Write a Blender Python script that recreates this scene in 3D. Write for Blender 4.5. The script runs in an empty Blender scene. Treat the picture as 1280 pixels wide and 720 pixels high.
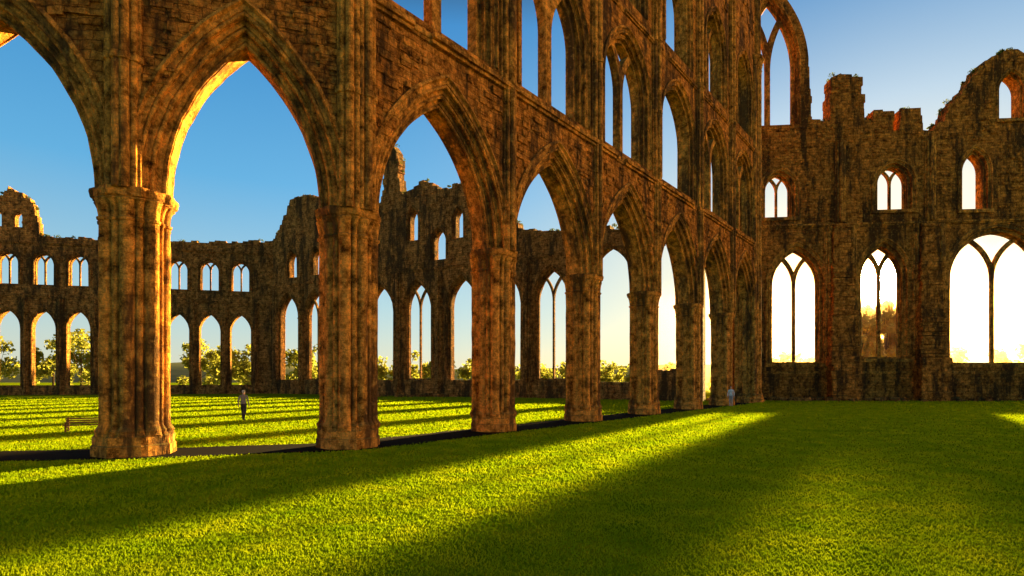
import bpy, math, random
import numpy as np
from mathutils import Vector, Matrix, noise
from mathutils.geometry import tessellate_polygon
R=random.Random(7)
scene=bpy.context.scene
COL=scene.collection
SUN_AZ=math.radians(32.4); SUN_EL=math.radians(8.0)

# ------------------------------------------------------------------ materials
def nt(mat):
    mat.use_nodes=True; t=mat.node_tree; t.nodes.clear(); return t
def N(t,typ,**kw):
    n=t.nodes.new(typ)
    for k,v in kw.items(): setattr(n,k,v)
    return n
def ramp(t,stops):
    r=N(t,'ShaderNodeValToRGB'); e=r.color_ramp.elements
    e[0].position=stops[0][0]; e[0].color=(*stops[0][1],1)
    e[1].position=stops[-1][0]; e[1].color=(*stops[-1][1],1)
    for p,c in stops[1:-1]:
        x=e.new(p); x.color=(*c,1)
    return r
def stone_mat(name, c1,c2,dark,lich, bw=0.62,bh=0.3, bump=0.5, mortar=.018):
    m=bpy.data.materials.new(name); t=nt(m); L=t.links
    out=N(t,'ShaderNodeOutputMaterial'); b=N(t,'ShaderNodeBsdfPrincipled')
    b.inputs['Roughness'].default_value=0.93
    b.inputs['Specular IOR Level'].default_value=0.05
    uv=N(t,'ShaderNodeUVMap',uv_map='UVMap'); tc=N(t,'ShaderNodeTexCoord')
    nw=N(t,'ShaderNodeTexNoise'); nw.inputs['Scale'].default_value=1.3; nw.inputs['Detail'].default_value=2
    L.new(uv.outputs[0],nw.inputs['Vector'])
    ms=N(t,'ShaderNodeVectorMath',operation='MULTIPLY_ADD'); ms.inputs[1].default_value=(.3,.24,.0)
    L.new(nw.outputs['Color'],ms.inputs[0]); L.new(uv.outputs[0],ms.inputs[2])
    br=N(t,'ShaderNodeTexBrick'); L.new(ms.outputs[0],br.inputs['Vector'])
    br.inputs['Scale'].default_value=1; br.inputs['Brick Width'].default_value=bw; br.inputs['Row Height'].default_value=bh
    br.inputs['Mortar Size'].default_value=mortar; br.inputs['Mortar Smooth'].default_value=.6; br.inputs['Bias'].default_value=-.1
    br.inputs['Color1'].default_value=(*c1,1); br.inputs['Color2'].default_value=(*c2,1)
    br.inputs['Mortar'].default_value=(*[x*.6 for x in c2],1)
    n1=N(t,'ShaderNodeTexNoise'); n1.inputs['Scale'].default_value=2.2; n1.inputs['Detail'].default_value=5; n1.inputs['Roughness'].default_value=.8
    L.new(tc.outputs['Object'],n1.inputs['Vector'])
    r1=ramp(t,[(.34,(.09,.075,.06)),(.46,(.52,.49,.46)),(.555,(1.,1.,1.)),(.7,(1.75,1.5,1.15))]); L.new(n1.outputs['Fac'],r1.inputs[0])
    mx=N(t,'ShaderNodeMix',data_type='RGBA',blend_type='MULTIPLY'); mx.inputs[0].default_value=1
    L.new(br.outputs['Color'],mx.inputs[6]); L.new(r1.outputs[0],mx.inputs[7])
    mp=N(t,'ShaderNodeMapping'); mp.inputs['Scale'].default_value=(1,1,.2); L.new(tc.outputs['Object'],mp.inputs[0])
    n2=N(t,'ShaderNodeTexNoise'); n2.inputs['Scale'].default_value=.85; n2.inputs['Detail'].default_value=5; n2.inputs['Roughness'].default_value=.7
    L.new(mp.outputs[0],n2.inputs['Vector'])
    r2=ramp(t,[(.48,(0,0,0)),(.59,(.92,.92,.92))]); L.new(n2.outputs['Fac'],r2.inputs[0])
    m2=N(t,'ShaderNodeMix',data_type='RGBA'); L.new(r2.outputs[0],m2.inputs[0]); L.new(mx.outputs[2],m2.inputs[6]); m2.inputs[7].default_value=(*dark,1)
    n3=N(t,'ShaderNodeTexNoise'); n3.inputs['Scale'].default_value=4.3; n3.inputs['Detail'].default_value=3
    L.new(tc.outputs['Object'],n3.inputs['Vector'])
    r3=ramp(t,[(.58,(0,0,0)),(.68,(.45,.45,.45))]); L.new(n3.outputs['Fac'],r3.inputs[0])
    m3=N(t,'ShaderNodeMix',data_type='RGBA'); L.new(r3.outputs[0],m3.inputs[0]); L.new(m2.outputs[2],m3.inputs[6]); m3.inputs[7].default_value=(*lich,1)
    ge=N(t,'ShaderNodeNewGeometry'); sz=N(t,'ShaderNodeSeparateXYZ'); L.new(ge.outputs['Normal'],sz.inputs[0])
    rz=ramp(t,[(.35,(0,0,0)),(.8,(.75,.75,.75))]); L.new(sz.outputs['Z'],rz.inputs[0])
    m4=N(t,'ShaderNodeMix',data_type='RGBA'); L.new(rz.outputs[0],m4.inputs[0]); L.new(m3.outputs[2],m4.inputs[6]); m4.inputs[7].default_value=(.13,.11,.03,1)
    L.new(m4.outputs[2],b.inputs['Base Color'])
    n4=N(t,'ShaderNodeTexNoise'); n4.inputs['Scale'].default_value=6; n4.inputs['Detail'].default_value=5; n4.inputs['Roughness'].default_value=.78
    L.new(tc.outputs['Object'],n4.inputs['Vector'])
    inv=N(t,'ShaderNodeMath',operation='MULTIPLY_ADD'); inv.inputs[1].default_value=-.35; L.new(br.outputs['Fac'],inv.inputs[0]); L.new(n4.outputs['Fac'],inv.inputs[2])
    a2=N(t,'ShaderNodeMath',operation='ADD'); L.new(inv.outputs[0],a2.inputs[0]); L.new(n1.outputs['Fac'],a2.inputs[1])
    bp=N(t,'ShaderNodeBump'); bp.inputs['Strength'].default_value=bump; bp.inputs['Distance'].default_value=.2
    L.new(a2.outputs[0],bp.inputs['Height']); L.new(bp.outputs[0],b.inputs['Normal'])
    L.new(b.outputs[0],out.inputs[0]); return m
STONE=stone_mat('sandstone_masonry',(.74,.29,.043),(.50,.18,.027),(.06,.031,.012),(.52,.27,.055),bump=.9)  # sandstone oranges deepened to stand in for low sun the arcade misses
STONE_D=stone_mat('dressed_sandstone',(.78,.34,.053),(.64,.26,.038),(.085,.043,.016),(.58,.31,.065),bw=1.9,bh=.42,bump=.8,mortar=.006)
STONE_F=stone_mat('weathered_limestone',(.56,.26,.063),(.38,.17,.04),(.06,.036,.016),(.32,.21,.05),bump=.9)

def simple(name,col,rough=.85,var=.3,scale=8):
    m=bpy.data.materials.new(name); t=nt(m); L=t.links
    out=N(t,'ShaderNodeOutputMaterial'); b=N(t,'ShaderNodeBsdfPrincipled'); b.inputs['Roughness'].default_value=rough
    b.inputs['Specular IOR Level'].default_value=.03
    tc=N(t,'ShaderNodeTexCoord'); n=N(t,'ShaderNodeTexNoise'); n.inputs['Scale'].default_value=scale; n.inputs['Detail'].default_value=5
    L.new(tc.outputs['Object'],n.inputs[0])
    r=ramp(t,[(.3,tuple(c*(1-var) for c in col)),(.7,tuple(c*(1+var) for c in col))]); L.new(n.outputs['Fac'],r.inputs[0])
    L.new(r.outputs[0],b.inputs['Base Color'])
    bp=N(t,'ShaderNodeBump'); bp.inputs['Strength'].default_value=.3; bp.inputs['Distance'].default_value=.02; L.new(n.outputs['Fac'],bp.inputs['Height']); L.new(bp.outputs[0],b.inputs['Normal'])
    L.new(b.outputs[0],out.inputs[0]); return m
def leafy(name,cols,trans,scale,bump=0):
    m=bpy.data.materials.new(name); t=nt(m); L=t.links
    out=N(t,'ShaderNodeOutputMaterial'); tc=N(t,'ShaderNodeTexCoord')
    n=N(t,'ShaderNodeTexNoise'); n.inputs['Scale'].default_value=scale; n.inputs['Detail'].default_value=5; n.inputs['Roughness'].default_value=.6
    L.new(tc.outputs['Object'],n.inputs[0])
    r=ramp(t,[(.3,cols[0]),(.5,cols[1]),(.72,cols[2])]); L.new(n.outputs['Fac'],r.inputs[0])
    d=N(t,'ShaderNodeBsdfDiffuse'); L.new(r.outputs[0],d.inputs[0]); last=d
    if trans:
        tr=N(t,'ShaderNodeBsdfTranslucent'); mx=N(t,'ShaderNodeMixShader'); mx.inputs[0].default_value=trans
        L.new(r.outputs[0],tr.inputs[0]); L.new(d.outputs[0],mx.inputs[1]); L.new(tr.outputs[0],mx.inputs[2]); last=mx
    if bump:
        n2=N(t,'ShaderNodeTexNoise'); n2.inputs['Scale'].default_value=14; n2.inputs['Detail'].default_value=4; n2.inputs['Roughness'].default_value=.8
        L.new(tc.outputs['Object'],n2.inputs[0])
        bp=N(t,'ShaderNodeBump'); bp.inputs['Strength'].default_value=bump; bp.inputs['Distance'].default_value=.05; L.new(n2.outputs['Fac'],bp.inputs['Height']); L.new(bp.outputs[0],d.inputs['Normal'])
    L.new(last.outputs[0],out.inputs[0]); return m
GRASS=leafy('mown_grass',((.10,.18,.002),(.17,.24,.003),(.26,.29,.005)),0.0,.7,bump=.8)
BLADE=leafy('grass_blade',((.15,.27,.002),(.255,.36,.004),(.40,.45,.007)),.45,.9)
LEAF=leafy('tree_leaves',((.16,.18,.03),(.26,.28,.05),(.36,.36,.07)),.65,.6)  # paler leaf colour stands in for distance haze and backlight
LEAF2=leafy('glow_tint_leaves',((.62,.50,.10),(.78,.64,.15),(.88,.76,.20)),.85,.6)  # lit copy of the leaf material, backlit glow put into its colour
PLANT=leafy('wall_plant_leaves',((.05,.08,.012),(.09,.12,.02),(.16,.17,.03)),.4,2.)
BARK=simple('bark',(.09,.06,.04))
SHADE_EARTH=simple('shade_dark_earth',(.0065,.004,.0015),rough=1,var=.6,scale=12)  # earth colour taken near black to stand in for shade along the piers
WOOD=simple('weathered_wood',(.13,.075,.035))

# ------------------------------------------------------------------ mesh utils
def empty(name,loc=(0,0,0)):
    e=bpy.data.objects.new(name,None); e.location=loc; COL.objects.link(e); return e
def mk(name,verts,faces,mat,parent=None,M=None,uv=None,smooth=False):
    me=bpy.data.meshes.new(name); me.from_pydata([tuple(v) for v in verts],[],faces); me.update()
    if uv is None:
        l=me.uv_layers.new(name='UVMap')
        for p in me.polygons:
            n=p.normal; ax,ay,az=abs(n.x),abs(n.y),abs(n.z)
            for li in p.loop_indices:
                c=me.vertices[me.loops[li].vertex_index].co
                if az>ax and az>ay: l.data[li].uv=(c.x,c.y)
                elif ay>=ax: l.data[li].uv=(c.x,c.z)
                else: l.data[li].uv=(c.y,c.z)
    else:
        l=me.uv_layers.new(name='UVMap')
        for p in me.polygons:
            for li in p.loop_indices: l.data[li].uv=uv[me.loops[li].vertex_index]
    if smooth: me.polygons.foreach_set('use_smooth',[True]*len(me.polygons))
    me.materials.append(mat)
    o=bpy.data.objects.new(name,me); COL.objects.link(o)
    if parent: o.parent=parent
    if M is not None: o.matrix_basis=M
    return o
def frame(A,B,z=0):
    a=Vector((A[0],A[1],z)); b=Vector((B[0],B[1],z)); X=(b-a).normalized(); Y=Vector((-X.y,X.x,0))
    return Matrix(((X.x,Y.x,0,a.x),(X.y,Y.y,0,a.y),(0,0,1,a.z),(0,0,0,1)))
def arch(c,s,v0,rise,e=0.,base=None,n=12,jit=0):
    Rr=(s*s+rise*rise)/(2*s); cx=Rr-s; Re=Rr+e; phi=math.acos(max(-1,min(1,cx/Re)))
    left=[(cx-Re*math.cos(phi*i/n),Re*math.sin(phi*i/n)) for i in range(n+1)]
    pts=left+[(-x,z) for x,z in reversed(left[:-1])]
    pts=[(c+x,v0+z) for x,z in pts]
    if base is not None: pts=[(c-s-e,base)]+pts+[(c+s+e,base)]
    return pts
def panel(name,outer,holes,T,mat,parent,M,yoff=0.):
    loops=[outer]+holes
    tris=tessellate_polygon([[Vector((u,v,0)) for u,v in lp] for lp in loops])
    flat=[p for lp in loops for p in lp]; n=len(flat)
    V=[(u,yoff-T/2,v) for u,v in flat]+[(u,yoff+T/2,v) for u,v in flat]
    F=[]
    for a,b,c in tris:
        (x1,z1),(x2,z2),(x3,z3)=flat[a],flat[b],flat[c]
        ar=(x2-x1)*(z3-z1)-(x3-x1)*(z2-z1)
        if abs(ar)<1e-9: continue
        if ar<0: a,b,c=a,c,b
        F.append((a,b,c)); F.append((a+n,c+n,b+n))
    k=0
    for li,lp in enumerate(loops):
        m=len(lp); A=sum(lp[i][0]*lp[(i+1)%m][1]-lp[(i+1)%m][0]*lp[i][1] for i in range(m))
        for i in range(m):
            a=k+i; b=k+(i+1)%m
            if (A>0)==(li==0): F.append((b,a,a+n,b+n))
            else: F.append((a,b,b+n,a+n))
        k+=m
    return mk(name,V,F,mat,parent,M)
def rag(pts,step=.7,amp=.22):
    out=[]
    for (a,b) in zip(pts[:-1],pts[1:]):
        d=math.dist(a,b); n=max(1,int(d/step))
        if n==1: out.append(a); continue
        hor=abs(b[0]-a[0])>abs(b[1]-a[1])
        for i in range(n):
            t0=i/n; t1=(i+1)/n; j=0 if i==0 else R.choice([-1,-.4,0,.5,1])*amp*R.uniform(.5,1)
            p0=(a[0]+(b[0]-a[0])*t0,a[1]+(b[1]-a[1])*t0); p1=(a[0]+(b[0]-a[0])*t1,a[1]+(b[1]-a[1])*t1)
            if hor: out+= [(p0[0],p0[1]+j),(p0[0]+(p1[0]-p0[0])*.96,p0[1]+j+(p1[1]-p0[1])*.3)]
            else: out+= [(p0[0]+j,p0[1]),(p0[0]+j+(p1[0]-p0[0])*.3,p0[1]+(p1[1]-p0[1])*.96)]
    out.append(pts[-1]); return out
def mprofile(H,emax,orders,dmin,hood=True):
    P=[]
    if hood: P+=[(emax+.17,H-.06),(emax+.17,H+.10),(emax+.06,H+.15),(emax+.0,H+.03)]
    h0=H+.02
    for i in range(orders):
        e0=emax*(1-i/orders); e1=emax*(1-(i+1)/orders); d0=h0+(dmin-h0)*i/orders; d1=h0+(dmin-h0)*(i+1)/orders
        r=min(e0-e1,d0-d1)*.28
        P+=[(e0,d0),(e1+2.4*r,d0),(e1+2.3*r,d0-.8*r)]
        for a in (70,110,150,185,220): P.append((e1+r+r*math.cos(math.radians(a)),d0-r+r*math.sin(math.radians(a))))
        P+=[(e1+.7*r,d0-2.3*r),(e1,d0-2.4*r),(e1,d1)]
    return P+[(e,-d) for e,d in reversed(P)]
def mould(name,c,s,v0,rise,base,prof,mat,parent,M,yoff=0.,n=12):
    V=[];F=[];UV=[]
    cum=0;prev=None
    cols=0
    for (e,d) in prof:
        if prev: cum+=math.dist(prev,(e,d))
        prev=(e,d)
        pts=arch(c,s,v0,rise,e,base,n); ref=arch(c,s,v0,rise,0,base,n)
        al=0
        for i,(u,v) in enumerate(pts):
            if i: al+=math.dist(ref[i],ref[i-1])
            w=.035*noise.noise(Vector((u*1.7,v*1.7,c)))
            V.append((u+w,yoff-d+w*.8,v)); UV.append((cum,al))
        cols=len(pts)
    for j in range(len(prof)-1):
        for i in range(cols-1):
            a=j*cols+i; F.append((a,a+1,a+cols+1,a+cols))
    return mk(name,V,F,mat,parent,M,uv=UV)
def tracery(name,c,s,v0,rise,base,parent,M,yoff=0.,T=.4,bar=.22,mat=None,drop=0.):
    # intersecting (Y) tracery: two lancets and a curved kite between them
    outer=arch(c,s+.12,v0,rise+.1,0,base-.02,10)
    Rr=(s*s+rise*rise)/(2*s); cx=Rr-s; half=s/2-bar*.5
    lr=math.sqrt(Rr*Rr-(Rr-half)**2)*.97
    hs=[arch(c+sg*(s/2),half,v0,lr,0,base+.2,8) for sg in (-1,1)]
    Ro=Rr+bar*.75; Ri=Rr-bar*.45; D=s+2*cx
    a=(D*D+Ri*Ri-Ro*Ro)/(2*D); zi=math.sqrt(max(.01,Ri*Ri-a*a))
    p1=math.acos(min(1,(s+cx)/Ro)); p2=math.asin(min(1,zi/Ro))
    right=[(s+cx-Ro*math.cos(p1+(p2-p1)*i/6),Ro*math.sin(p1+(p2-p1)*i/6)) for i in range(7)]
    q1=math.asin(zi/Ri); q2=math.acos(min(1,cx/Ri))
    if q2>q1+.05:
        right+=[(-cx+Ri*math.cos(q1+(q2-q1)*i/6),Ri*math.sin(q1+(q2-q1)*i/6)) for i in range(1,7)]
        right[0]=(0,right[0][1]); right[-1]=(0,right[-1][1])
        kite=right+[(-x,z) for x,z in reversed(right[1:-1])]
        hs.append([(c+x,v0+z) for x,z in kite])
    return panel(name,outer,hs,T,mat or STONE_D,parent,M,yoff)
def box(V,F,x0,x1,y0,y1,z0,z1,M=None,j=0.):
    n=len(V)
    for x in (x0,x1):
        for y in (y0,y1):
            for z in (z0,z1):
                p=Vector((x+R.uniform(-j,j),y+R.uniform(-j,j),z+R.uniform(-j,j)))
                V.append(tuple(M@p) if M is not None else tuple(p))
    F+=[(n,n+1,n+3,n+2),(n+4,n+6,n+7,n+5),(n,n+4,n+5,n+1),(n+2,n+3,n+7,n+6),(n,n+2,n+6,n+4),(n+1,n+5,n+7,n+3)]
def scatter(name,u0,u1,z0,z1,yface,avoid,n,mat,parent,M,top=None):
    V=[];F=[]
    for _ in range(n):
        u=R.uniform(u0,u1); z=z0+(z1-z0)*R.random()
        w=R.uniform(.2,.42);h=R.uniform(.11,.19)
        if top and z+h+.3>top(u): continue
        if any(abs(u-c)<hw+w+.2 and b-.5<z<a+.5 for c,hw,b,a in avoid): continue
        p=R.uniform(.02,.13)
        box(V,F,u-w,u+w,-yface-p,-yface+.1,z-h,z+h,j=.03)
    if V: mk(name,V,F,mat,parent,M)
def topfn(pts):
    def f(u):
        v=None
        for a,b in zip(pts[:-1],pts[1:]):
            lo,hi=min(a[0],b[0]),max(a[0],b[0])
            if lo<=u<=hi:
                vv=min(a[1],b[1]) if hi-lo<.3 else a[1]+(b[1]-a[1])*(u-a[0])/(b[0]-a[0])
                v=vv if v is None else min(v,vv)
        return v if v is not None else -1
    return f

# ------------------------------------------------------------------ piers
def plan_r(th,core=.77,maj=.23,majc=.88,mnr=.12,mnc=.90):
    r=core
    for k in range(8):
        a=k*math.pi/4; d=th-a
        mc=majc*(1.06 if k%2 else .97)
        s_=mc*math.sin(d)
        if math.cos(d)>0 and abs(s_)<maj: r=max(r,mc*math.cos(d)+math.sqrt(maj*maj-s_*s_))
        d=th-a-math.pi/8; s_=mnc*math.sin(d)
        if math.cos(d)>0 and abs(s_)<mnr: r=max(r,mnc*math.cos(d)+math.sqrt(mnr*mnr-s_*s_))
    return r
NP=144
PR=[plan_r(2*math.pi*i/NP) for i in range(NP)]
def octr(th,r):
    a=(th+math.pi/8)%(math.pi/4)-math.pi/8
    return r/math.cos(a)
def pier(name,x,y,ang,parent,h=8.15,sc=1.0,mat=STONE_D):
    secs=[(-.2,1.16,1),(.34,1.16,1),(.38,1.12,1),(.62,1.12,1),(.66,1.12,.5),(.74,1.10,.2),(.80,1.12,.1),(.86,1.07,0),(.92,1.03,0),(1.0,1.0,0)]
    z=1.0
    while z<h-1.15:
        z+=R.choice([.36,.42,.5,.85])
        if z<h-1.1:
            w=1+R.uniform(-.004,.004); secs+= [(z-.015,w,0),(z,.995,0),(z+.015,w,0)]
    secs+=[(h-1.0,1.0,0),(h-.97,1.05,0),(h-.90,1.06,0),(h-.87,1.0,0),(h-.7,1.02,0),(h-.5,1.06,.1),(h-.38,1.12,.3),(h-.34,1.16,.5),(h-.30,1.13,.6),(h-.26,1.19,.8),(h-.08,1.22,.9),(h,1.20,1),(h+.003,.2,1)]
    V=[];UV=[];F=[]
    for (z,s,o) in secs:
        for i in range(NP):
            th=2*math.pi*i/NP
            r=(PR[i]*s)*(1-o)+octr(th,s*1.02)*o
            q=Vector((x+3*math.cos(th),y+3*math.sin(th),z*1.5))
            r*=sc*(1+.02*noise.noise(q)+.012*noise.noise(q*3.1))
            V.append((r*math.cos(th),r*math.sin(th),z)); UV.append((i*6.4/NP,z))
    for j in range(len(secs)-1):
        for i in range(NP):
            a=j*NP+i;b=j*NP+(i+1)%NP
            F.append((a,b,b+NP,a+NP))
    M=Matrix.Translation((x,y,0))@Matrix.Rotation(ang,4,'Z')
    return mk(name,V,F,mat,parent,M,uv=UV)
def shaftplan():
    P=[(-.62,0),(-.62,-.16),(-.50,-.16)]
    def arc(cx,cy,r,a0,a1,n=7):
        return [(cx+r*math.cos(math.radians(a0+(a1-a0)*i/n)),cy+r*math.sin(math.radians(a0+(a1-a0)*i/n))) for i in range(n+1)]
    P+=arc(-.36,-.22,.15,170,350)
    P+=arc(0,-.32,.22,175,365)
    P+=arc(.36,-.22,.15,190,370)
    P+=[(.50,-.16),(.62,-.16),(.62,0)]
    return P
SP=shaftplan()
def wallshaft(name,u,yface,z0,z1,parent,M,sc=1.,mat=STONE_D,rings=()):
    secs=[(z0,1.)]
    for r in sorted(rings): secs+=[(r-.12,1.),(r-.1,1.16),(r+.1,1.16),(r+.12,1.)]
    secs.append((z1,1.))
    V=[];F=[];n=len(SP)
    for z,s in secs:
        for (x,y) in SP: V.append((u+x*s*sc,-yface+y*s*sc+.02,z))
    for j in range(len(secs)-1):
        for i in range(n-1):
            a=j*n+i; F.append((a,a+1,a+1+n,a+n))
    F.append(tuple((len(secs)-1)*n+i for i in range(n)))
    return mk(name,V,F,mat,parent,M)
def strip(name,u0,u1,y,z,w,h,parent,M,mat=STONE_D,step=1.1):
    V=[];F=[];u=u0
    while u<u1:
        l=min(step*R.uniform(.8,1.2),u1-u)
        p=w*R.uniform(.75,1.05)
        if R.random()<.08: p=w*.3
        box(V,F,u,u+l-.012,-y-p,-y+.05,z,z+h*.55,j=.012)
        box(V,F,u,u+l-.012,-y-p*.55,-y+.05,z-h*.4,z-.004,j=.012)
        u+=l
    mk(name,V,F,mat,parent,M)

# ------------------------------------------------------------------ nave arcade
SPR=8.15; RISE=5.05
P=[(-26.2,17.6),(-19.0,17.2),(-11.9,18.2)]+[(-5.73+4.88*i,20.2+6.22*i) for i in range(7)]
nave=empty('ruined_abbey_nave')
T=1.8; T2=1.2; Y2=-.2
def bayrun(pts,topline,tag,tri=True):
    A,B=pts[0],pts[-1]; M=frame(A,B)
    us=[math.dist(A,p) for p in pts]; Ltot=us[-1]
    lower=[(us[0],SPR)]
    EM=.88
    for a,b in zip(us[:-1],us[1:]):
        c=(a+b)/2; s=(b-a)/2-.96
        lower+=arch(c,s,SPR,RISE,EM-.06,None,14)
        mould('arch_mould',c,s,SPR,RISE,None,mprofile(T/2,EM,3,.24),STONE_D,nave,M,n=18)
    lower+=[(Ltot,SPR),(Ltot,15.4),(us[0],15.4)]
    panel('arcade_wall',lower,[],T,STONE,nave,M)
    top=rag([(Ltot,topline[-1][1])]+[(u,v) for u,v in reversed(topline[:-1])],.8,.35)
    holes=[];av=[]
    tf=topfn(topline)
    for k,(a,b) in enumerate(zip(us[:-1],us[1:])):
        c=(a+b)/2; s=(b-a)/2-1.35
        if min(tf(c-s),tf(c),tf(c+s))>25:
            holes.append(arch(c,s,20.0,3.2,.38,16.0,10)); av.append((c,s+.6,16,24))
            mould('triforium_arch',c,s,20.0,3.2,16.0,mprofile(T2/2,.45,2,.2),STONE_D,nave,M,yoff=Y2)
            if k!=3: tracery('triforium_tracery',c,s,20.0,3.2,16.0,nave,M,yoff=Y2+.1,T=.5,bar=.5 if k<2 else .36)
            else: panel('broken_tracery_stub',rag([(c-s-.1,16),(c-s+.5,16),(c-s+.4,19),(c-s+.7,20.5),(c-s+.2,21.2),(c-s-.1,21.0),(c-s-.1,16)],.5,.08)[:-1],[],.4,STONE_D,nave,M,Y2+.1)
        if min(tf(c-s),tf(c),tf(c+s))>35:
            holes.append(arch(c,s*.8,29.6,3.0,.3,25.6,10)); av.append((c,s*.8+.5,25.6,33))
            mould('clerestory_arch',c,s*.8,29.6,3.0,25.6,mprofile(T2/2,.36,2,.2),STONE_D,nave,M,yoff=Y2)
            if k%2==0: tracery('clerestory_tracery',c,s*.8,29.6,3.0,25.6,nave,M,yoff=Y2+.15,T=.3,bar=.24)
    outer=[(us[0],15.4),(Ltot,15.4)]+top
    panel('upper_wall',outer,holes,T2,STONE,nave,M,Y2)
    strip('string_course',us[0],Ltot,T/2,15.35,.30,.36,nave,M)
    strip('upper_string_course',us[0],Ltot,T2/2-Y2,24.6,.2,.25,nave,M)
    for i,u in enumerate(us):
        zt=tf(min(max(u,us[0]+.1),Ltot-.1))-.6
        wallshaft('wall_shaft',u,T/2,SPR-.05,15.36,nave,M,sc=.66,rings=(12.0,))
        wallshaft('wall_shaft_upper',u,T2/2-Y2,15.5,max(zt,17),nave,M,sc=.85,rings=(20.0,24.8))
    V=[];F=[]
    for a,b in zip(us[:-1],us[1:]):
        c=(a+b)/2
        for _ in range(160):
            u=R.uniform(a+.6,b-.6); z=R.uniform(9.5,15)
            lim=SPR+RISE+1.15-((abs(u-c)/((b-a)/2-.1))**1.9)*(RISE+1.0)
            if z<lim+.45: continue
            w=R.uniform(.15,.4);h=R.uniform(.1,.17);p=R.uniform(.02,.09)
            box(V,F,u-w,u+w,-T/2-p,-T/2+.1,z-h,z+h,j=.025)
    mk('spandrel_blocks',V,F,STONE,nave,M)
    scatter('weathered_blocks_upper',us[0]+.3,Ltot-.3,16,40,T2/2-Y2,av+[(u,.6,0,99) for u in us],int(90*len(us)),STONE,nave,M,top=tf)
Lb=math.hypot(4.88,6.22)
bayrun(P[3:],[(0,27),(4,29),(8,33),(12,36),(16,37),(24,38),(32,38.5),(38,41),(43,45),(Lb*6,46)],'s')
bayrun(P[2:4],[(0,18.5),(3,22),(6.49,27)],'b')
bayrun(P[1:3],[(0,17),(3,19.5),(7.1,18.5)],'c')
bayrun(P[0:2],[(0,16),(4,17.5),(7.2,17)],'d')
for i,(x,y) in enumerate(P[:-1]):
    a=math.atan2(6.22,4.88) if i>=3 else math.radians(18)
    pier('pier',x,y,a,nave,sc=.9 if i<3 else .86)
x,y=P[-1]
pier('crossing_pier',x,y,math.atan2(6.22,4.88),nave,h=34,sc=1.2)
Mr=frame((23.6,57.6),(25.6,64.3))
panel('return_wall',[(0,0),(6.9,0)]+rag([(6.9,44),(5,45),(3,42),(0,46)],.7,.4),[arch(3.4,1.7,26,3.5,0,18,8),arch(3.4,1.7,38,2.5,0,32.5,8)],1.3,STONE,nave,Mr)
V=[];F=[]
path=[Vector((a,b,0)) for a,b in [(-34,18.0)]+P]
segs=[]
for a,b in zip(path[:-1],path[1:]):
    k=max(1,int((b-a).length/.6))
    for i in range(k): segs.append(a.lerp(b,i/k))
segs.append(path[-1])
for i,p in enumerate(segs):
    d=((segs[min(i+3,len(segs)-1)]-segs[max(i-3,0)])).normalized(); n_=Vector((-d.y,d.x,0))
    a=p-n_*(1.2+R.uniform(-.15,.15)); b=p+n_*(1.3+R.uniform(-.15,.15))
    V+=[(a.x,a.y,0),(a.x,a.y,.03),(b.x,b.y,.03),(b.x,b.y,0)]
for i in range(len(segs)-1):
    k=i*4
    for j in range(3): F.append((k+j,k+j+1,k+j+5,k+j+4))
mk('shaded_earth_footpath',V,F,SHADE_EARTH)

# ------------------------------------------------------------------ west front (end wall)
front=empty('ruined_abbey_west_front')
A=(25.3,64.0);B=(65.0,60.0);ME=M=frame(A,B);TE=1.8
topE=[(40,28),(36,30),(33,32.5),(30.5,35.2),(28.8,36.2),(27.9,36.9),(26.8,36.9),(26,36.4),(24,35),(22.6,33),(21.2,31.5),(20.2,29.6),(19.6,28.7),(18.6,28.8),(18.4,31.2),(16.4,31.2),(16.2,28.9),(15.6,28.9),(15.5,31.0),(13.6,31.0),(13.5,30.0),(12.7,30.2),(12.5,34.8),(10.3,35.3),(9.3,34.9),(9.1,30.2),(7.3,30.5),(7.1,29.4),(6.4,29.6),(-2,29.4)]
wins=[ # c,s,v0,rise,base,emax
 (5.75,2.45,12.6,3.8,4.0,.7,1),(14.6,2.05,13.2,3.4,4.5,.75,1),(26.0,4.5,13.0,4.9,3.9,.8,1),(36.5,2.3,13,3.6,4,.75,1),
 (3.9,1.35,22.9,1.8,19.9,.6,1),(15.7,1.5,23.3,1.8,20.4,.6,1),(23.7,1.0,24.3,1.9,20.2,.55,0),(33,1.3,23.5,2.2,20.2,.55,1),
 (27.3,1.05,32.6,1.8,29.6,.3,0)]
holes=[];av=[]
for c,s,v0,r,b,em,tr in wins:
    holes.append(arch(c,s,v0,r,em-.05,b,12)); av.append((c,s+em+.15,b,v0+r+em))
    mould('window_moulding',c,s,v0,r,b,mprofile(TE/2,em,2,.28),STONE_D,front,M)
    if tr: tracery('window_tracery',c,s,v0,r,b,front,M,yoff=.1,T=.34,bar=.3 if s>2 else .2)
    V=[];F=[]; box(V,F,c-s-em-.2,c+s+em+.2,-TE/2-.22,TE/2-.1,b-.35,b+.02,j=.02); mk('window_sill',V,F,STONE_D,front,M)
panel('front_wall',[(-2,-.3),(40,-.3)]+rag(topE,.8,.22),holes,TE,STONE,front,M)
strip('string_course',0,39,TE/2,18.9,.28,.34,front,M)
strip('lower_string_course',0,39,TE/2,3.0,.2,.3,front,M)
for u in (10.2,19.0,31.6):
    V=[];F=[]
    z=0
    for k,(w,p,z1) in enumerate([(1.5,1.7,4.5),(1.3,1.35,9.5),(1.1,1.0,14.5),(.9,.7,18.7)]):
        while z<z1:
            hh=R.uniform(.38,.6); box(V,F,u-w+R.uniform(-.1,.1),u+w+R.uniform(-.1,.1),-TE/2-p+R.uniform(-.08,.08),-TE/2+.1,z,z+hh-.01,j=.05); z+=hh
    mk('buttress',V,F,STONE,front,M)
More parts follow.
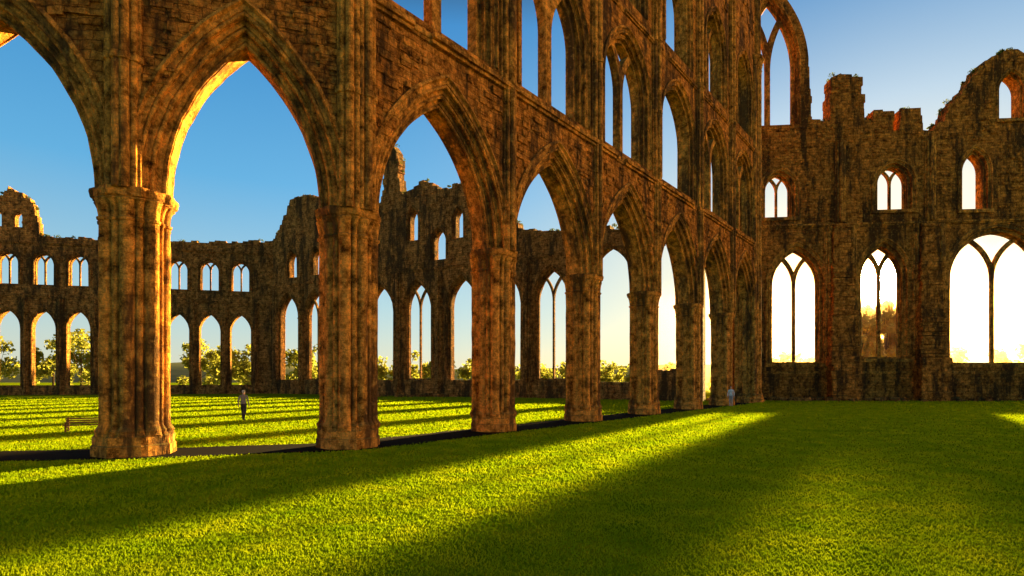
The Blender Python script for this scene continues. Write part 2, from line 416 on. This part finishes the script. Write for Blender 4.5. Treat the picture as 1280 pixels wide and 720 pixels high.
for u in (0.9,9.0,11.4,17.9,20.3): wallshaft('wall_shaft',u,TE/2,0,18.8,front,M,sc=.8,rings=(12.6,))
for u in (10.2,19.3,30): wallshaft('wall_shaft_upper',u,TE/2,19.2,28,front,M,sc=.9,rings=(23,))
scatter('weathered_blocks',-.5,39,.3,36,TE/2,av,2400,STONE,front,M,top=topfn(topE))
panel('crossing_window_jamb',rag([(-1.6,29.3),(7.3,29.3),(7.2,33),(6.95,36.2)],.7,.12)+arch(2.9,2.75,36.2,7.6,1.35,None,12)[1:-1][::-1]+rag([(-1.2,36),(-1.5,33),(-1.6,29.3)],.7,.12)[:-1],
      [arch(2.9,2.75,36.2,7.6,.3,30.0,12)],1.6,STONE,front,M,-.1)
mould('crossing_window_moulding',2.9,2.75,36.2,7.6,30.0,mprofile(.8,.35,2,.25),STONE_D,front,M,-.1)
tracery('crossing_window_tracery',2.9,2.75,36.2,7.6,30.0,front,M,yoff=-.1,T=.45,bar=.5)

# ------------------------------------------------------------------ north range seen through the arches
north=empty('ruined_abbey_north_aisle')
A=(-37.7,92.);B=(20.,60.);MG=M=frame(A,B);TG=1.4
topG=[(66,24),(65.4,22),(65.2,3.3),(60.9,3.2),(60.6,12),(59.8,17.5),(56,19.5),(52,19),(49,19.8),(45,20.5),(41,24),(38.5,25),(37,27.5),(33,27.2),(30,28.9),(26.6,27.5),(26,28),(25.4,33.5),(24.6,34.6),(23.2,34.2),(22.8,27),(19,25.5),(14,28.5),(10,29.8),(6,30.4),(4,30),(1.8,26.5),(0,24.3)]
wins=[(c,2.0,11.6,3.6,2.2,.5) for c in (3.6,9.6,15.6,22.5,29,36.2,42.5,48.8)]+[(56.0,2.4,13.2,3.8,2.0,.5)]
wins+=[(c,.9,20.4,1.5,18,.35) for c in (4.5,9.8,15.,32.5)]+[(28.2,.7,23.6,1.6,21,.3),(35.6,.6,23,1.2,20.5,.25)]
holes=[];av=[]
for k,(c,s,v0,r,b,em) in enumerate(wins):
    holes.append(arch(c,s,v0,r,em-.05,b,10)); av.append((c,s+em+.1,b,v0+r+em))
    mould('window_moulding',c,s,v0,r,b,mprofile(TG/2,em,2,.22),STONE_F,north,M,n=10)
    if k in (1,4,7): tracery('window_tracery',c,s,v0,r,b,north,M,T=.3,bar=.22,mat=STONE_F)
panel('aisle_wall',[(0,-.3),(66,-.3)]+rag(topG,.8,.3),holes,TG,STONE_F,north,M)
strip('string_course',0,60,TG/2,16.9,.22,.3,north,M,STONE_F,2)
for u in (0.8,6.6,12.6,19,25.8,32.6,39.3,45.6,52.6,59.9): wallshaft('wall_shaft',u,TG/2,0,16.8 if u<55 else 12,north,M,sc=.9,mat=STONE_F,rings=(11.6,))
scatter('weathered_blocks',.5,60,.3,33,TG/2,av,1500,STONE_F,north,M,top=topfn(topG))
clo=empty('ruined_cloister_range')
A=(-85.,80.);B=(-37.7,92.);MF=M=frame(A,B);TF=1.2
topF=[(48.8,24.2),(40,23.6),(30,23.3),(20,23.0),(16.8,23.2),(16.2,27),(14.5,29.2),(13,30),(11,27.8),(9.6,27.4),(9.2,23.4),(0,22.8)]
holes=[];av=[]
cs=[4.1+4.4*i for i in range(10)]
for c in cs:
    for (s,v0,r,b,em,tr) in ((1.5,9.6,2.7,1.4,.35,0),(1.25,19.0,1.5,15.9,.3,1)):
        holes.append(arch(c,s,v0,r,em-.05,b,8)); av.append((c,s+em,b,v0+r+em))
        mould('window_moulding',c,s,v0,r,b,mprofile(TF/2,em,1,.2),STONE_F,clo,M,n=8)
        if tr: tracery('window_tracery',c,s,v0,r,b,clo,M,T=.25,bar=.2,mat=STONE_F)
for c in (11.7,14.2): holes.append(arch(c,.5,25.6,.8,0,24.2,6))
panel('cloister_wall',[(0,-.3),(48.8,-.3)]+rag(topF,.8,.25),holes,TF,STONE_F,clo,M)
strip('string_course',0,48.7,TF/2,14.2,.25,.35,clo,M,STONE_F,2)
strip('cornice',0,48.7,TF/2,22.0,.25,.35,clo,M,STONE_F,2)
for u in [1.9+4.4*i for i in range(11)]: wallshaft('wall_shaft',u,TF/2,0,14,clo,M,sc=.7,mat=STONE_F,rings=(9.6,))
scatter('weathered_blocks',.5,48,.3,27,TF/2,av,500,STONE_F,clo,M,top=topfn(topF))

# ------------------------------------------------------------------ lawn
def inpath(x,y,m=1.3):
    r=np.zeros(x.shape,bool)
    for a,b in zip(path[:-1],path[1:]):
        dx,dy=b.x-a.x,b.y-a.y; L2=dx*dx+dy*dy
        t=np.clip(((x-a.x)*dx+(y-a.y)*dy)/L2,0,1)
        r|=np.hypot(x-a.x-t*dx,y-a.y-t*dy)<m
    return r
V=[];F=[]
g=[-1500,-600,-250,-120,-60,-30,-15,0,15,30,60,120,250,600,1500]
for yy in g:
    for xx in g: V.append((xx,yy,0))
n=len(g)
for j in range(n-1):
    for i in range(n-1): a=j*n+i; F.append((a,a+1,a+n+1,a+n))
lawn=mk('lawn',V,F,GRASS)
rng=np.random.default_rng(3)
NB=390000
u=rng.random(NB)
z=5.0*(72/5.0)**(u**1.1)
x=(rng.random(NB)*2-1)*(z*.98+1.5)
ok=~inpath(x,z,1.18); x=x[ok];z=z[ok];nb=len(x)
w=(.003+z*.001)*rng.uniform(.6,1.4,nb); h=(.020+.0019*z)*rng.uniform(.6,1.2,nb)
a=rng.uniform(0,2*np.pi,nb); lx=rng.normal(0,.4,nb)*h; ly=rng.normal(0,.4,nb)*h
co=np.zeros((nb,3,3),np.float32)
co[:,0,0]=x-np.cos(a)*w;co[:,0,1]=z-np.sin(a)*w
co[:,1,0]=x+np.cos(a)*w;co[:,1,1]=z+np.sin(a)*w
co[:,2,0]=x+lx;co[:,2,1]=z+ly;co[:,2,2]=h
def trimesh(name,co,mat,parent,k=3):
    m=co.shape[0]; me=bpy.data.meshes.new(name)
    me.vertices.add(m*k); me.vertices.foreach_set('co',co.reshape(-1).astype(np.float32))
    me.loops.add(m*k); me.loops.foreach_set('vertex_index',np.arange(m*k,dtype=np.int32))
    me.polygons.add(m); me.polygons.foreach_set('loop_start',np.arange(0,m*k,k,dtype=np.int32)); me.polygons.foreach_set('loop_total',np.full(m,k,np.int32))
    me.update(calc_edges=True); me.materials.append(mat)
    o=bpy.data.objects.new(name,me); COL.objects.link(o)
    if parent: o.parent=parent
    return o
trimesh('grass_blades',co,BLADE,lawn)

# plants rooted on the broken wall heads
pl=[]
def wall_plants(M,top,yr,n):
    for _ in range(n):
        i=R.randrange(len(top)-1); a,b=top[i],top[i+1]
        if abs(b[0]-a[0])<.4: continue
        t_=R.random(); c=M@Vector((a[0]+(b[0]-a[0])*t_,R.uniform(-yr,yr)*.8,a[1]+(b[1]-a[1])*t_+.05))
        r_=R.uniform(.15,.5); k=R.randint(25,60)
        d=rng.normal(0,1,(k,3)); d/=np.linalg.norm(d,axis=1)[:,None]; d[:,2]=np.abs(d[:,2])*.9
        p=np.array(c)+d*(r_*rng.random(k)**.5)[:,None]
        e1=rng.normal(0,.07,(k,3)); e2=rng.normal(0,.07,(k,3))
        pl.append(np.stack([p-e1,p+e1,p+e2+d*.1],1))
wall_plants(ME,topE,.9,60); wall_plants(MG,topG,.7,70); wall_plants(MF,topF,.6,45)
trimesh('wall_plants',np.concatenate(pl),PLANT,None)

# ------------------------------------------------------------------ trees
trees=empty('distant_trees')
quads=[]; TV=[];TFc=[]
def cone(V,F,a,b,r0,r1,n=7):
    a=Vector(a);b=Vector(b);d=(b-a).normalized(); s=d.orthogonal().normalized(); t=d.cross(s); k=len(V)
    for p,r in ((a,r0),(b,r1)):
        for i in range(n):
            an=2*math.pi*i/n; q=p+s*math.cos(an)*r+t*math.sin(an)*r; V.append(tuple(q))
    for i in range(n): F.append((k+i,k+(i+1)%n,k+n+(i+1)%n,k+n+i))
def tree(x,y,h,wd,nl,quads=quads,nc=8):
    cone(TV,TFc,(x,y,-.1),(x,y,h*.55),.2,.1)
    cl=[]
    for _ in range(nc+1):
        an=R.uniform(0,6.28); rr=wd*R.uniform(.25,.8); hz=h*R.uniform(.35,.85)
        e=(x+rr*math.cos(an),y+rr*math.sin(an),hz); cone(TV,TFc,(x,y,h*R.uniform(.2,.5)),e,.07,.02,5); cl.append((e,R.uniform(.9,1.8)*wd/4))
    cl.append(((x,y,h*.88),wd*.35))
    for _ in range(nc): 
        an=R.uniform(0,6.28); rr=wd*R.uniform(.5,1.0); cl.append(((x+rr*math.cos(an),y+rr*math.sin(an),h*R.uniform(.12,.6)),wd*R.uniform(.2,.35)))
    ids=rng.integers(0,len(cl),nl)
    c=np.array([q[0] for q in cl])[ids]; r=np.array([q[1] for q in cl])[ids]
    d=rng.normal(0,1,(nl,3)); d/=np.linalg.norm(d,axis=1)[:,None]
    p=c+d*(r*rng.random(nl)**.45)[:,None]; p[:,2]=np.minimum(p[:,2],h*rng.uniform(.93,1.05,nl)); p[:,2]=np.maximum(p[:,2],.1)
    a=rng.normal(0,1,(nl,3)); a/=np.linalg.norm(a,axis=1)[:,None]
    b=np.cross(a,rng.normal(0,1,(nl,3))); b/=np.linalg.norm(b,axis=1)[:,None]
    s=rng.uniform(.16,.36,nl)[:,None]
    quads.append(np.stack([p-a*s-b*s*.6,p+a*s-b*s*.6,p+a*s+b*s*.6,p-a*s+b*s*.6],1))
xx=-150
while xx<36:
    yy=112+R.uniform(-5,8)-(max(0,-xx-60)*.12)
    if xx<-35: tree(xx,yy,R.uniform(8.5,12.),R.uniform(4.,5.2),1700)
    else: tree(xx,yy,R.uniform(6.5,9.5) if xx<-5 else R.uniform(5.,6.5),R.uniform(3.4,4.6),1100)
    xx+=R.uniform(5,8)
q2=[]
for xx,yy,h in [(37,96,5.5),(42,99,6),(46,97,6.5),(70,95,7),(75,97,7.5),(80,95,7),(86,92,11),(92,94,10),(98,92,11),(53,100,6)]:
    tree(xx,yy,h,3.6,2000,q2)
for xx,yy,h in [(59.2,98,15.0),(61.6,100,16.4),(63.4,97.5,16.8),(65.2,100,17.2),(66.6,97.5,16.8),(68,99.5,15.5)]: tree(xx,yy,h,2.5,5200,q2,16)  # tall dense trees added to block sun through the middle window
trimesh('foliage',np.concatenate(quads),LEAF,trees,4)
trimesh('glow_tint_foliage',np.concatenate(q2),LEAF2,trees,4)
mk('trunks',TV,TFc,BARK,trees)
V=[];F=[]
nx=120
for j,(yy,hh) in enumerate([(330,0),(380,6),(460,12),(620,0)]):
    for i in range(nx):
        X=-900+i*15; V.append((X,yy,-.5+hh*(.6+.8*(noise.noise(Vector((X*.006,yy*.004,1)))+.5))))
for j in range(3):
    for i in range(nx-1): a=j*nx+i; F.append((a,a+1,a+nx+1,a+nx))
mk('hills',V,F,leafy('hill_grass',((.10,.12,.07),(.14,.16,.09),(.2,.2,.1)),0,.05),smooth=True)

# mist volume added beyond the west front so its windows glow warm
mm_=bpy.data.materials.new('window_glow_mist'); t=nt(mm_)
vo=N(t,'ShaderNodeOutputMaterial'); vs_=N(t,'ShaderNodeVolumeScatter'); vs_.inputs['Color'].default_value=(1,.70,.32,1)
vs_.inputs['Density'].default_value=.0030; vs_.inputs['Anisotropy'].default_value=.78
t.links.new(vs_.outputs[0],vo.inputs['Volume'])
V=[];F=[]; box(V,F,27,95,67.5,130,.05,19)
mk('window_glow_mist',V,F,mm_)

# ------------------------------------------------------------------ fallen stones
def rubble(name,cx,cy,rx,ry,n,smax):
    V=[];F=[]
    for _ in range(n):
        s=R.uniform(.12,smax); x_=cx+R.gauss(0,rx); y_=cy+R.gauss(0,ry)
        M_=Matrix.Translation((x_,y_,s*.3))@Matrix.Rotation(R.uniform(0,6.28),4,'Z')@Matrix.Rotation(R.uniform(-.4,.4),4,'X')
        box(V,F,-s,s,-s*.7,s*.7,-s*.5,s*.5,M_,j=s*.18)
    mk(name,V,F,STONE_F)
rubble('fallen_stones',30,61.3,5,.5,60,.5)
rubble('fallen_stones',-10,75.5,4,1,40,.6)
rubble('fallen_stones',46,60,6,.5,50,.45)

# ------------------------------------------------------------------ bench
bench=empty('wooden_bench',(-19.2,25.8,0)); bench.rotation_euler=(0,0,.45); bench.scale=(.78,.8,.72)
V=[];F=[]
for k in range(4): box(V,F,-.9,.9,-.26+k*.14,-.14+k*.14,.42,.46)
mk('seat',V,F,WOOD,bench)
V=[];F=[]
for k in range(3): box(V,F,-.9,.9,.30+k*.02,.33+k*.02,.54+k*.12,.63+k*.12)
mk('backrest',V,F,WOOD,bench)
V=[];F=[]
for s_ in (-.78,.78):
    box(V,F,s_-.04,s_+.04,-.25,-.17,0,.419); box(V,F,s_-.04,s_+.04,.36,.44,0,.9); box(V,F,s_-.035,s_+.035,-.28,.36,.62,.66); box(V,F,s_-.04,s_+.04,-.25,-.17,.461,.619)
    box(V,F,s_-.03,s_+.03,-.165,.355,.30,.37)
mk('legs_and_arms',V,F,WOOD,bench)

# ------------------------------------------------------------------ people
def person(name,x,y,rz,jacket,trouser,hair,skin=(.45,.26,.18),stride=.22):
    root=empty(name,(x,y,0)); root.rotation_euler=(0,0,rz)
    vs=[(0,0,.95,.15,.11)]; ed=[]
    def add(p,par): vs.append(p); ed.append((par,len(vs)-1)); return len(vs)-1
    sp=add((0,0,1.12,.135,.10),0); ch=add((0,.01,1.33,.17,.115),sp); nb_=add((0,-.005,1.46,.075,.065),ch)
    nk=add((0,.005,1.53,.052,.055),nb_); hl=add((0,.02,1.60,.07,.08),nk); hm=add((0,.02,1.68,.078,.095),hl); ht=add((0,.01,1.755,.05,.06),hm)
    add((0,.125,1.655,.014,.014),hm)
    for s in (-1,1): add((s*.088,.01,1.66,.012,.02),hm)
    for s in (-1,1):
        sh=add((s*.185,0,1.42,.062,.062),ch); sw=s*stride*.7
        el=add((s*.235,-.03+sw*.4,1.14,.046,.046),sh); wr=add((s*.24,.06+sw,.92,.03,.03),el); pm=add((s*.24,.075+sw*1.1,.86,.018,.036),wr)
        for f,(dy,l) in enumerate(((.03,.075),(.01,.085),(-.01,.08),(-.03,.06))):
            k1=add((s*.238,.08+sw*1.1+dy,.82,.009,.009),pm); add((s*.23,.085+sw*1.1+dy,.82-l,.007,.007),k1)
        tb=add((s*.225,.12+sw*1.1,.84,.010,.010),pm); add((s*.22,.135+sw*1.1,.80,.008,.008),tb)
        hp=add((s*.085,0,.88,.098,.10),0); st=-s*stride
        kn=add((s*.095,.05+st*.6,.50,.062,.065),hp); an=add((s*.095,st*1.0-.02,.10+(.05 if st<0 else 0),.042,.045),kn)
        add((s*.10,st+.13,.035,.042,.03),an)
    me=bpy.data.meshes.new(name+'_sk'); me.from_pydata([v[:3] for v in vs],ed,[])
    o=bpy.data.objects.new('tmp',me); COL.objects.link(o)
    m=o.modifiers.new('s','SKIN'); m.use_smooth_shade=True
    for i,v in enumerate(vs):
        sv=me.skin_vertices[0].data[i]; sv.radius=(v[3],v[4]); sv.use_root=(i==0)
    o.modifiers.new('sub','SUBSURF').levels=2
    dg=bpy.context.evaluated_depsgraph_get(); me2=bpy.data.meshes.new_from_object(o.evaluated_get(dg)); bpy.data.objects.remove(o)
    me2.name=name+'_body'; me2.materials.clear()
    for mt in (simple('jacket',jacket),simple('trousers',trouser),simple('skin',skin,.6,.08),simple('hair',hair),simple('shoes',(.03,.025,.02))): me2.materials.append(mt)
    for p in me2.polygons:
        c=p.center
        if c.z<.09: k=4
        elif c.z>1.5: k=3 if (c.z>1.72 or (c.y<.02 and c.z>1.58)) else 2
        elif abs(c.x)>.19 and c.z<.92: k=2
        elif c.z<.96 and abs(c.x)<.2: k=1
        else: k=0
        p.material_index=k; p.use_smooth=True
    b=bpy.data.objects.new('body',me2); COL.objects.link(b); b.parent=root
    return root
person('walking_visitor',-15.2,32.6,.15,(.16,.17,.18),(.03,.032,.04),(.45,.43,.40))
person('visitor_in_white',18.4,48.4,2.6,(.7,.68,.64),(.35,.33,.3),(.05,.035,.02),stride=.05)

# ------------------------------------------------------------------ world, sun, camera
w=bpy.data.worlds.new('World'); scene.world=w; w.use_nodes=True; t=w.node_tree; t.nodes.clear(); L=t.links
try:
    w.cycles.sampling_method='MANUAL'; w.cycles.sample_map_resolution=2048
except Exception: pass
out=N(t,'ShaderNodeOutputWorld'); bg=N(t,'ShaderNodeBackground'); sky=N(t,'ShaderNodeTexSky',sky_type='NISHITA')
sky.sun_disc=False; sky.sun_elevation=SUN_EL; sky.sun_rotation=SUN_AZ; sky.air_density=1.0; sky.dust_density=.4; sky.ozone_density=2.0
bg.inputs['Strength'].default_value=.05; L.new(sky.outputs[0],bg.inputs[0])
def dvec(az,el):
    az=math.radians(az);el=math.radians(el); return Vector((math.sin(az)*math.cos(el),math.cos(az)*math.cos(el),math.sin(el)))
sd=dvec(math.degrees(SUN_AZ),math.degrees(SUN_EL))
tc=N(t,'ShaderNodeTexCoord'); nm=N(t,'ShaderNodeVectorMath',operation='NORMALIZE'); L.new(tc.outputs['Generated'],nm.inputs[0])
prev=bg.outputs[0]
def addbg(colsock,strsock):
    global prev
    b2=N(t,'ShaderNodeBackground')
    if isinstance(colsock,tuple): b2.inputs[0].default_value=(*colsock,1)
    else: L.new(colsock,b2.inputs[0])
    if isinstance(strsock,(int,float)): b2.inputs[1].default_value=strsock
    else: L.new(strsock,b2.inputs[1])
    ad=N(t,'ShaderNodeAddShader'); L.new(prev,ad.inputs[0]); L.new(b2.outputs[0],ad.inputs[1]); prev=ad.outputs[0]
def lobefac(dirv,pw,st):
    dt=N(t,'ShaderNodeVectorMath',operation='DOT_PRODUCT'); L.new(nm.outputs[0],dt.inputs[0]); dt.inputs[1].default_value=dirv
    m_=N(t,'ShaderNodeMath',operation='MAXIMUM'); m_.inputs[1].default_value=0; L.new(dt.outputs['Value'],m_.inputs[0])
    p=N(t,'ShaderNodeMath',operation='POWER'); p.inputs[1].default_value=pw; L.new(m_.outputs[0],p.inputs[0])
    q=N(t,'ShaderNodeMath',operation='MULTIPLY'); q.inputs[1].default_value=st; L.new(p.outputs[0],q.inputs[0])
    return q.outputs[0]
def lobe(dirv,pw,st,c): addbg(c,lobefac(dirv,pw,st))
lobe(sd,14000,88000,(1,.64,.19))      # the sun's own glare
lobe(sd,260,1.1,(1,.48,.08))
lobe(dvec(94,6),22,9.6,(1,.46,.12))  # warm sky glow added off-frame right to light the arcade stone
sx=N(t,'ShaderNodeSeparateXYZ'); L.new(nm.outputs[0],sx.inputs[0])
rr=ramp(t,[(0.,(.54,.54,.44)),(.12,(.32,.50,.56)),(.30,(.08,.35,.62)),(.52,(.01,.20,.50)),(.58,(.0,.02,.06)),(.9,(.0,.003,.01))]); L.new(sx.outputs['Z'],rr.inputs[0])
r_s=ramp(t,[(0.,(.95,.68,.26)),(.2,(.85,.72,.42)),(.38,(.50,.58,.60)),(.55,(.10,.24,.40)),(.9,(0,.01,.02))]); L.new(sx.outputs['Z'],r_s.inputs[0])
mm=N(t,'ShaderNodeMix',data_type='RGBA'); L.new(lobefac(sd,10,1.0),mm.inputs[0]); L.new(rr.outputs[0],mm.inputs[6]); L.new(r_s.outputs[0],mm.inputs[7])
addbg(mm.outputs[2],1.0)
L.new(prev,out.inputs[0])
ld=bpy.data.lights.new('sun','SUN'); ld.energy=5; ld.angle=math.radians(.5); ld.color=(1,.68,.26)
lo=bpy.data.objects.new('sun',ld); COL.objects.link(lo); lo.rotation_euler=(-sd).to_track_quat('-Z','Y').to_euler()
cd=bpy.data.cameras.new('camera'); cd.lens=20.25; cd.sensor_width=36; cd.shift_y=.0883; cd.clip_end=5000
cam=bpy.data.objects.new('camera',cd); COL.objects.link(cam); cam.location=(0,0,2.4); cam.rotation_euler=(math.pi/2,0,0)
scene.camera=cam
scene.view_settings.view_transform='Standard'; scene.view_settings.look='None'; scene.view_settings.exposure=0
